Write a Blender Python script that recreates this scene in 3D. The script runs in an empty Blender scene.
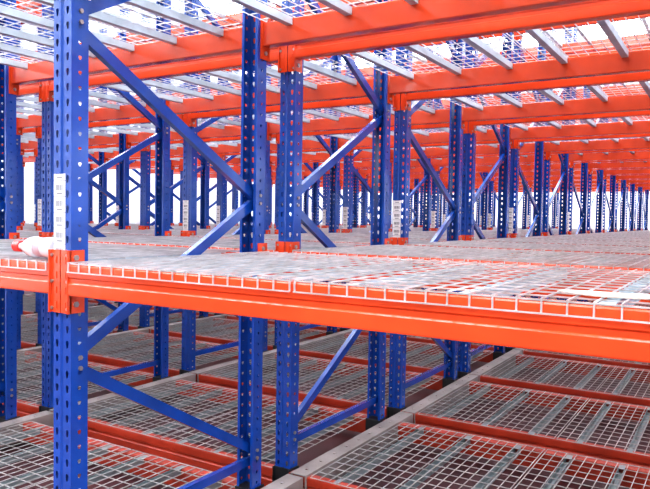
import bpy, math, random
from mathutils import Vector, Matrix
random.seed(3)
scene=bpy.context.scene
try:
    scene.view_settings.view_transform='Standard'
except Exception: pass
try:
    scene.view_settings.look='Medium High Contrast'
except Exception as e: print('look',e)

# ---------------- parameters ----------------
CAMZ=1.41
L=1.885          # bay length
D=1.055          # frame depth
P=1.293          # row period
# camera basis from the two vanishing points of the beams and of the frames
VL=(-760.,200.); VR=(738.,225.); cx,cy=325.,244.5
f=math.sqrt(-((VL[0]-cx)*(VR[0]-cx)+(VL[1]-cy)*(VR[1]-cy)))
vx=-Vector((VL[0]-cx,-(VL[1]-cy),-f)).normalized()
vy=Vector((VR[0]-cx,-(VR[1]-cy),-f)).normalized()
vy=(vy-vx*vy.dot(vx)).normalized(); vz=vx.cross(vy)
R=Matrix((vx,vy,vz))
Z0=2.25
pc=R@Vector(((71-cx)/f*Z0,-(211-cy)/f*Z0,-Z0))
X0=pc.x; Y0=pc.y-.034
LEV=[0.14,1.245,2.29,3.35]
H=4.0
NROW=13
FR0,FR1=-4,2     # frame indices

# ---------------- materials ----------------
def mat(name,col,rough=.4,metal=0.,coat=0.,noise=.0,nscale=8.,bump=0.,bscale=200):
    m=bpy.data.materials.new(name); m.use_nodes=True
    nt=m.node_tree; b=nt.nodes['Principled BSDF']
    b.inputs['Base Color'].default_value=(*col,1)
    b.inputs['Roughness'].default_value=rough
    b.inputs['Metallic'].default_value=metal
    b.inputs['Coat Weight'].default_value=coat
    b.inputs['Coat Roughness'].default_value=.10
    tc=nt.nodes.new('ShaderNodeTexCoord')
    if noise>0:
        n=nt.nodes.new('ShaderNodeTexNoise'); n.inputs['Scale'].default_value=nscale; n.inputs['Detail'].default_value=4
        r=nt.nodes.new('ShaderNodeMapRange'); r.inputs['From Min'].default_value=.3; r.inputs['From Max'].default_value=.7
        r.inputs['To Min'].default_value=1-noise; r.inputs['To Max'].default_value=1+noise
        mx=nt.nodes.new('ShaderNodeVectorMath'); mx.operation='SCALE'; mx.inputs[0].default_value=col
        nt.links.new(tc.outputs['Object'],n.inputs['Vector']); nt.links.new(n.outputs['Fac'],r.inputs['Value'])
        nt.links.new(r.outputs[0],mx.inputs['Scale']); nt.links.new(mx.outputs[0],b.inputs['Base Color'])
    if bump>0:
        n=nt.nodes.new('ShaderNodeTexNoise'); n.inputs['Scale'].default_value=bscale
        bp=nt.nodes.new('ShaderNodeBump'); bp.inputs['Strength'].default_value=bump; bp.inputs['Distance'].default_value=.002
        nt.links.new(tc.outputs['Object'],n.inputs['Vector']); nt.links.new(n.outputs['Fac'],bp.inputs['Height'])
        nt.links.new(bp.outputs[0],b.inputs['Normal'])
    return m
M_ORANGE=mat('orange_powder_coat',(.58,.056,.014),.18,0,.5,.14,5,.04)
M_ORANGE_SHADE=mat('shaded_orange_lower_beam',(.36,.036,.016),.35,0,.2,.2,5,.05)  # same orange paint, darkened: shade of the lowest level put into the colour
M_BLUE=mat('blue_powder_coat',(.004,.046,.26),.20,0,.4,.15,6,.04)
M_DARK=mat('black_base_plate',(.012,.012,.014),.5)
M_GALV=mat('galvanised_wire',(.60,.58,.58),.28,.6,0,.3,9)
M_GALVL=mat('shaded_galvanised_wire',(.42,.40,.39),.4,.3,0,.25,9)  # lower deck wire, darker copy with the low-level shade painted in
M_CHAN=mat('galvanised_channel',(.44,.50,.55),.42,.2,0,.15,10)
M_CHANL=mat('shaded_galvanised_channel',(.22,.25,.26),.42,.2,0,.15,10)  # channel colour darkened to paint in shade under the lower decks
M_BOLT=mat('zinc_bolt',(.35,.30,.28),.35,.8)
M_FLOOR=mat('dark_red_floor',(.055,.013,.016),.55,0,0,.35,1.5,.2,60)
M_FOOT=mat('painted_footing',(.24,.20,.19),.6,0,0,.2,6)
M_CARD=mat('cardboard',(.36,.30,.26),.8,0,0,.35,25)
M_JUG=mat('white_plastic',(.58,.58,.61),.2,0,.3)
M_CAP=mat('red_plastic',(.60,.02,.015),.3,0,.3)

def label_mat():
    m=bpy.data.materials.new('barcode_label'); m.use_nodes=True
    nt=m.node_tree; b=nt.nodes['Principled BSDF']; b.inputs['Roughness'].default_value=.5
    tc=nt.nodes.new('ShaderNodeTexCoord'); sp=nt.nodes.new('ShaderNodeSeparateXYZ')
    nt.links.new(tc.outputs['Object'],sp.inputs[0])
    def M(op,a,bb):
        n=nt.nodes.new('ShaderNodeMath'); n.operation=op
        for i,v in enumerate((a,bb)):
            if v is None: continue
            if isinstance(v,(int,float)): n.inputs[i].default_value=v
            else: nt.links.new(v,n.inputs[i])
        return n.outputs[0]
    n=nt.nodes.new('ShaderNodeTexNoise'); n.noise_dimensions='1D'; n.inputs['Scale'].default_value=330; n.inputs['Detail'].default_value=1
    nt.links.new(sp.outputs['X'],n.inputs['W'])
    bars=M('GREATER_THAN',n.outputs['Fac'],.45)
    per=M('FRACT',M('MULTIPLY',sp.outputs['Z'],19.0),None)
    band=M('MULTIPLY',M('GREATER_THAN',per,.42),M('LESS_THAN',per,.78))
    inx=M('LESS_THAN',M('ABSOLUTE',sp.outputs['X'],None),.020)
    txt=M('MULTIPLY',M('MULTIPLY',M('GREATER_THAN',per,.18),M('LESS_THAN',per,.28)),M('LESS_THAN',M('ABSOLUTE',sp.outputs['X'],None),.014))
    fa=M('MAXIMUM',M('MULTIPLY',M('MULTIPLY',bars,band),inx),txt)
    edge=M('MULTIPLY',M('LESS_THAN',per,.07),.7)
    fa=M('MAXIMUM',fa,edge)
    mix=nt.nodes.new('ShaderNodeMix'); mix.data_type='RGBA'
    mix.inputs['A'].default_value=(.60,.585,.60,1); mix.inputs['B'].default_value=(.14,.13,.15,1)
    nt.links.new(fa,mix.inputs['Factor']); nt.links.new(mix.outputs['Result'],b.inputs['Base Color'])
    return m
M_LABEL=label_mat()

# ---------------- mesh builder ----------------
class B:
    def __init__(s): s.v=[];s.f=[];s.m=[];s.mats=[]
    def mi(s,m):
        if m not in s.mats: s.mats.append(m)
        return s.mats.index(m)
    def quad(s,a,b,c,d,m):
        i=len(s.v); s.v+= [tuple(a),tuple(b),tuple(c),tuple(d)]; s.f.append((i,i+1,i+2,i+3)); s.m.append(s.mi(m))
    def hexa(s,p,m):
        i=len(s.v); s.v+=[tuple(q) for q in p]
        for fc in ((0,3,2,1),(4,5,6,7),(0,1,5,4),(1,2,6,5),(2,3,7,6),(3,0,4,7)):
            s.f.append(tuple(i+k for k in fc)); s.m.append(s.mi(m))
    def box(s,x0,x1,y0,y1,z0,z1,m):
        s.hexa([(x0,y0,z0),(x1,y0,z0),(x1,y1,z0),(x0,y1,z0),(x0,y0,z1),(x1,y0,z1),(x1,y1,z1),(x0,y1,z1)],m)
    def cyl(s,c,axis,r,h,n,m):
        axis=Vector(axis).normalized(); t=Vector((0,0,1)) if abs(axis.z)<.9 else Vector((1,0,0))
        u=axis.cross(t).normalized(); w=axis.cross(u); c=Vector(c); i=len(s.v)
        for k in range(2):
            for j in range(n):
                a=2*math.pi*j/n; s.v.append(tuple(c+axis*h*k+u*r*math.cos(a)+w*r*math.sin(a)))
        for j in range(n):
            s.f.append((i+j,i+(j+1)%n,i+n+(j+1)%n,i+n+j)); s.m.append(s.mi(m))
        s.f.append(tuple(i+n+j for j in range(n))); s.m.append(s.mi(m))
        s.f.append(tuple(i+n-1-j for j in range(n))); s.m.append(s.mi(m))
    def mesh(s,name,fix=False,smooth=False):
        me=bpy.data.meshes.new(name); me.from_pydata(s.v,[],s.f)
        for m in s.mats: me.materials.append(m)
        me.polygons.foreach_set('material_index',s.m)
        if smooth: me.polygons.foreach_set('use_smooth',[True]*len(s.f))
        me.update()
        if fix:
            import bmesh
            bm=bmesh.new(); bm.from_mesh(me); bmesh.ops.recalc_face_normals(bm,faces=bm.faces); bm.to_mesh(me); bm.free()
        return me

def obj(name,me,parent=None,loc=(0,0,0),rz=0):
    o=bpy.data.objects.new(name,me); scene.collection.objects.link(o)
    o.location=loc; o.rotation_euler=(0,0,rz)
    if parent: o.parent=parent
    return o
def empty(name,loc=(0,0,0)):
    o=bpy.data.objects.new(name,None); scene.collection.objects.link(o); o.location=loc; o.empty_display_size=.1
    return o

# ---------------- upright frame ----------------
def post(b,yf,sgn):
    W=.045; dp=.068
    prof=[(-.031,dp),(-W,dp),(-W,0),(-.010,0),(-.005,.006),(.005,.006),(.010,0),(W,0),(W,dp),(.031,dp)]
    holes={1:(.38,.62,.013),2:(.30,.78,.024),6:(.22,.70,.024),7:(.38,.62,.013)}
    pitch=.05; n=int(H/pitch)
    for k in range(len(prof)-1):
        a=prof[k]; c=prof[k+1]
        A=lambda t,z:(a[0]+(c[0]-a[0])*t, yf+sgn*(a[1]+(c[1]-a[1])*t), z)
        if k not in holes:
            b.quad(A(0,0),A(1,0),A(1,H),A(0,H),M_BLUE); continue
        t0,t1,hh=holes[k]
        b.quad(A(0,0),A(t0,0),A(t0,H),A(0,H),M_BLUE)
        b.quad(A(t1,0),A(1,0),A(1,H),A(t1,H),M_BLUE)
        # teardrop slot: six-sided opening, wide shoulder near the top, narrow foot
        tw=t1-t0; tm=(t0+t1)/2
        for r in range(n):
            z0=r*pitch; z1=z0+pitch; zc=(z0+z1)/2; za=zc-hh/2; zb=zc+hh/2; zs=zb-hh*.35
            I=[A(tm-tw*.18,za),A(tm+tw*.18,za),A(tm+tw*.42,zs),A(tm+tw*.28,zb),A(tm-tw*.28,zb),A(tm-tw*.42,zs)]
            O=[A(t0,z0),A(t1,z0),A(t1,zs),A(t1,z1),A(t0,z1),A(t0,zs)]
            for q in range(6):
                b.quad(O[q],O[(q+1)%6],I[(q+1)%6],I[q],M_BLUE)
    # base plate
    b.box(-.065,.065,min(yf-sgn*.015,yf+sgn*.105),max(yf-sgn*.015,yf+sgn*.105),0,.008,M_DARK)
    b.box(-.051,.051,min(yf-sgn*.006,yf+sgn*.074),max(yf-sgn*.006,yf+sgn*.074),.008,.15,M_DARK)
    for sx in (-.056,.056):
        b.cyl((sx,yf+sgn*.088,.008),(0,0,1),.008,.02,6,M_BOLT)
def brace(b,p,q,w=.042,t=.026):
    p=Vector(p);q=Vector(q); d=(q-p).normalized(); nrm=Vector((1,0,0)).cross(d).normalized()
    def slab(x0,x1,n0,n1):
        pts=[]
        for base in (p,q):
            pts+=[base+nrm*n0+Vector((x0,0,0)),base+nrm*n1+Vector((x0,0,0)),base+nrm*n1+Vector((x1,0,0)),base+nrm*n0+Vector((x1,0,0))]
        b.hexa(pts,M_BLUE)
    slab(t/2-.002,t/2,-w/2,w/2)
    slab(-t/2,t/2-.002,-w/2,-w/2+.002)
    slab(-t/2,t/2-.002,w/2-.002,w/2)
def frame_mesh(name,flip):
    b=B(); post(b,0,1); post(b,D,-1)
    yf=.036; yb=D-.036
    hb=CAMZ
    nodes=[(1,hb-1.10),(0,hb-.50),(1,hb+.08),(0,hb+.65),(1,hb+1.22),(0,hb+1.79),(1,hb+2.36)]
    if flip: nodes=[(1-s,z) for s,z in nodes]
    Y=(yf,yb)
    for i in range(len(nodes)-1):
        (s0,z0),(s1,z1)=nodes[i],nodes[i+1]
        brace(b,(0,Y[s0],z0+.018),(0,Y[s1],z1-.018))
    brace(b,(0,yf,hb-1.14),(0,yb,hb-1.14),.038)
    brace(b,(0,yf,hb+2.40),(0,yb,hb+2.40),.038)
    for s,z in nodes:
        for dz in (-.018,.018):
            b.cyl((.045,Y[s],z+dz),(1,0,0),.008,.007,6,M_BOLT)
            b.cyl((-.045,Y[s],z+dz),(-1,0,0),.008,.007,6,M_BOLT)
    return b.mesh(name)
FR=[frame_mesh('upright_frame_mesh',False),frame_mesh('upright_frame_mirrored_mesh',True)]

# ---------------- beam ----------------
def beam_mesh(name,MO,low=False):
    b=B(); xa=.049; xb=L-.049
    y0=-.016; y1=.036
    pr=[(y1-.004,0),(y0+.006,0),(y0+.0015,-.0018),(y0,-.006),(y0,-.042),(y0+.005,-.047),(y0+.005,-.060),(y0,-.065),
        (y0,-.099),(y0+.0015,-.1035),(y0+.006,-.105),(y1-.004,-.105),(y1,-.101),(y1,-.004)]
    n=len(pr); i=len(b.v)
    for x in (xa,xb):
        for y,z in pr: b.v.append((x,y,z))
    mi=b.mi(MO)
    for k in range(n):
        b.f.append((i+k,i+(k+1)%n,i+n+(k+1)%n,i+n+k)); b.m.append(mi)
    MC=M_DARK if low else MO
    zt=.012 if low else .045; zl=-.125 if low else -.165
    for x,s in ((0,1),(L,-1)):
        def bx(a,c,*r): b.box(min(x+s*a,x+s*c),max(x+s*a,x+s*c),*r)
        bx(.0455,.0495,-.018,.05,zl,zt,MC)
        bx(.003,.0495,-.0075,-.002,zl,zt,MC)
        if low: continue
        for z in (-.14,-.09,-.04,.01):
            bx(.018,.030,-.0105,-.0075,z-.010,z+.012,MC)
        for z in (-.135,.02):
            b.cyl((x+s*.0495,.015,z),(s,0,0),.010,.006,6,M_BOLT)
        for z in (.028,-.15,-.06):
            b.cyl((x+s*.040,-.0075,z),(0,-1,0),.006,.006,6,M_BOLT)
    return b.mesh(name,fix=True)
BEAM=beam_mesh('beam_mesh',M_ORANGE); BEAML=beam_mesh('lower_beam_mesh',M_ORANGE_SHADE,True)

# ---------------- wire deck ----------------
def deck_mesh(name,low=False):
    b=B(); w=.0018
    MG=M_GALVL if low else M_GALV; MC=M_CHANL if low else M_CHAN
    panels=((.175,1.04),(1.052,L-.055)) if low else ((.056,L/2-.006),(L/2+.006,L-.056))
    ye=-.004 if low else -.0205
    for x0,x1 in panels:
        n=int(round((x1-x0)/.052))
        for i in range(n+1):
            x=x0+w+(x1-x0-2*w)*i/n
            b.box(x-w,x+w,ye,D-ye,.0038,.0038+2*w,MG)
            if not low:
                for ys in (-.0205-w,D+.0205-w):
                    b.box(x-w,x+w,ys,ys+2*w,-.026,.0038+2*w,MG)
        k=13; ys=[-.012+(D+.024)*j/k for j in range(k+1)]
        for y in ys:
            b.box(x0,x1,y-w,y+w,.0002,.0038,MG)
        if not low:
            for y in (-.0241,D+.0241):
                b.box(x0,x1,y-w,y+w,-.025-w,-.025+w,MG)
        for c in (.16,.5,.84):
            xc=x0+(x1-x0)*c
            b.box(xc-.016,xc+.016,.037,D-.037,-.032,-.030,MC)
            b.box(xc-.016,xc-.014,.037,D-.037,-.030,.0002,MC)
            b.box(xc+.014,xc+.016,.037,D-.037,-.030,.0002,MC)
            for ya,yb in ((.0,.06),(D-.06,D)):
                b.box(xc-.016,xc+.016,ya,yb,-.0006,.0002,MC)
    return b.mesh(name)
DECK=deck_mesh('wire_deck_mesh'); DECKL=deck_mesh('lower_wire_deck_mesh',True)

def label_mesh():
    b=B(); b.box(-.029,.029,-.0012,0,-.13,.13,M_LABEL); return b.mesh('label_mesh')
LABEL=label_mesh()
def foot_mesh():
    b=B()
    b.box(-.045,.045,-.03,P-.05,.112,.116,M_FOOT)
    b.box(-.045,-.041,-.03,P-.05,.0,.112,M_FOOT); b.box(.041,.045,-.03,P-.05,.0,.112,M_FOOT)
    for k in range(9):
        b.cyl((0,.05+k*.135,.116),(0,0,1),.008,.004,8,M_BOLT)
    return b.mesh('footing_mesh')
FOOT=foot_mesh()

for r in range(NROW):
    y=Y0+P*r
    rack=empty('pallet_rack',(X0,y,0))
    for i in range(FR0,FR1+1):
        obj('upright_frame_%d'%(i-FR0),FR[r%2],rack,(i*L,0,0))
        if i<FR1: obj('base_rail_%d'%(i-FR0),FOOT,rack,(i*L+.113,0,.034))
        if r%2==0 and i<=0:
            obj('location_label_%d'%(i-FR0),LABEL,rack,(i*L-.012,-.001,CAMZ+random.uniform(-.01,.01)))
    for i in range(FR0,FR1):
        for k,z in enumerate(LEV):
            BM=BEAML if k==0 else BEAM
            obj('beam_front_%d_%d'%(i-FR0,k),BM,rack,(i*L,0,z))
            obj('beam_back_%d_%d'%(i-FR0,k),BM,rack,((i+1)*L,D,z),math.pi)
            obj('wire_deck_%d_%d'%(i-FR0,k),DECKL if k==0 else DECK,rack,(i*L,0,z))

# ---------------- bottle ----------------
def lathe(b,prof,m,n=28,sx=1,sy=1):
    i=len(b.v)
    for r,x in prof:
        for j in range(n):
            a=2*math.pi*j/n; b.v.append((x,r*math.cos(a)*sy,r*math.sin(a)*sx))
    for k in range(len(prof)-1):
        for j in range(n):
            b.f.append((i+k*n+j,i+k*n+(j+1)%n,i+(k+1)*n+(j+1)%n,i+(k+1)*n+j)); b.m.append(b.mi(m))
jug=empty('plastic_bottle',(X0-.205,Y0+.05,LEV[1]+.0076+.0375)); jug.rotation_euler=(0,0,math.radians(3)); jug.scale=(1.04,1.04,1.04)
b=B(); lathe(b,[(0,.10),(.030,.10),(.036,.094),(.036,.055),(.033,.050),(.033,.012),(.036,.006),(.036,-.012),(.033,-.028),(.026,-.046),(.018,-.062),(.0135,-.070),(.013,-.090)],M_JUG)
obj('body',b.mesh('bottle_body',fix=True,smooth=True),jug)
b=B(); lathe(b,[(.0334,.048),(.0337,.048),(.0337,.014),(.0334,.014)],mat('bottle_label',(.42,.30,.34),.4))
obj('wrap_label',b.mesh('bottle_label',smooth=True),jug)
b=B(); lathe(b,[(0,-.080),(.0195,-.080),(.0195,-.108),(.017,-.112),(0,-.112)],M_CAP)
obj('cap',b.mesh('bottle_cap',fix=True),jug)

# ---------------- cardboard scrap ----------------
b=B(); n=26; pts=[]
for j in range(n):
    a=2*math.pi*j/n; rr=1+random.uniform(-.12,.12)
    pts.append((.12*math.cos(a)*rr,.055*math.sin(a)*rr))
for z in (0,.002):
    for x,y in pts: b.v.append((x,y,z+.004*abs(x)/.13))
for j in range(n): b.f.append((j,(j+1)%n,n+(j+1)%n,n+j)); b.m.append(b.mi(M_CARD))
b.f.append(tuple(n+j for j in range(n))); b.m.append(0)
b.f.append(tuple(n-1-j for j in range(n))); b.m.append(0)
obj('cardboard_sheet',b.mesh('cardboard_sheet'),None,(X0+1.70,Y0+.125,LEV[1]+.0076),.1)

# ---------------- room ----------------
XL=X0+FR0*L-1.5; XR=8.0; YB=Y0+P*NROW+2.6; YF=-7.0; ZC=6.2
b=B(); b.box(XL-.2,XR+.2,YF,YB+.2,-.2,0,M_FLOOR); obj('floor',b.mesh('floor'))
MW=mat('corrugated_wall',(.82,.82,.86),.5)
def wall(name,along,c,a0,a1):
    b=B(); step=.5; n=int((a1-a0)/step)
    for k in range(n+1):
        s=a0+k*step; e=min(s+step,a1)
        if e-s<.09: break
        if along=='y':
            sg=1 if c<0 else -1
            b.box(min(c,c-sg*.2),max(c,c-sg*.2),s,e,0,ZC,MW)
            b.box(min(c,c+sg*.03),max(c,c+sg*.03),s+.02,s+.08,0,ZC,MW)
        else:
            b.box(s,e,c,c+.2,0,ZC,MW); b.box(s+.02,s+.08,c-.03,c,0,ZC,MW)
    obj(name,b.mesh(name))
wall('wall_left','y',XL,YF,YB); wall('wall_right','y',XR,YF,YB); wall('wall_far','x',YB,XL,XR)
M_CEIL=mat('white_roof_sheet',(.8,.8,.82),.6)
M_SKY=bpy.data.materials.new('translucent_skylight'); M_SKY.use_nodes=True
p=M_SKY.node_tree.nodes['Principled BSDF']; p.inputs['Base Color'].default_value=(.9,.95,1,1)
p.inputs['Emission Color'].default_value=(.88,.96,1,1); p.inputs['Emission Strength'].default_value=9.5
b=B(); b.box(XL-.2,XR+.2,YF,YB+.2,ZC+.02,ZC+.2,M_CEIL); obj('ceiling',b.mesh('ceiling'))
b=B(); x=XL+.3
while x<XR:
    b.box(x,x+.06,YF+.2,YB-.3,ZC-.20,ZC-.02,M_CEIL); x+=2.4
obj('trim_roof_purlins',b.mesh('trim_roof_purlins'))
b=B(); x=XL+.25
while x<XR-1.8:
    b.box(x,x+1.8,YF+.2,YB-.3,ZC-.02,ZC+.02,M_SKY); x+=2.4
obj('trim_skylight_panels',b.mesh('skylight_panels'))

w=bpy.data.worlds.new('World'); scene.world=w; w.use_nodes=True
w.node_tree.nodes['Background'].inputs[0].default_value=(.92,.96,1,1)
w.node_tree.nodes['Background'].inputs[1].default_value=.3
sd=bpy.data.lights.new('front_fill_sun','SUN'); sd.energy=.95; sd.angle=math.radians(12); sd.color=(1,.97,.92)  # added fill from behind the camera to brighten rack fronts; no door exists
so=bpy.data.objects.new('front_fill_sun',sd); scene.collection.objects.link(so)
so.rotation_euler=Vector((.45,-1,.14)).to_track_quat('Z','Y').to_euler(); so.location=(2,-6,4)

# ---------------- camera ----------------
cd=bpy.data.cameras.new('camera'); co=bpy.data.objects.new('camera',cd); scene.collection.objects.link(co)
co.matrix_world=Matrix.Translation((0,0,CAMZ))@R.to_4x4()
cd.sensor_width=36; cd.lens=f/650*36; cd.clip_start=.02; cd.clip_end=200
scene.camera=co
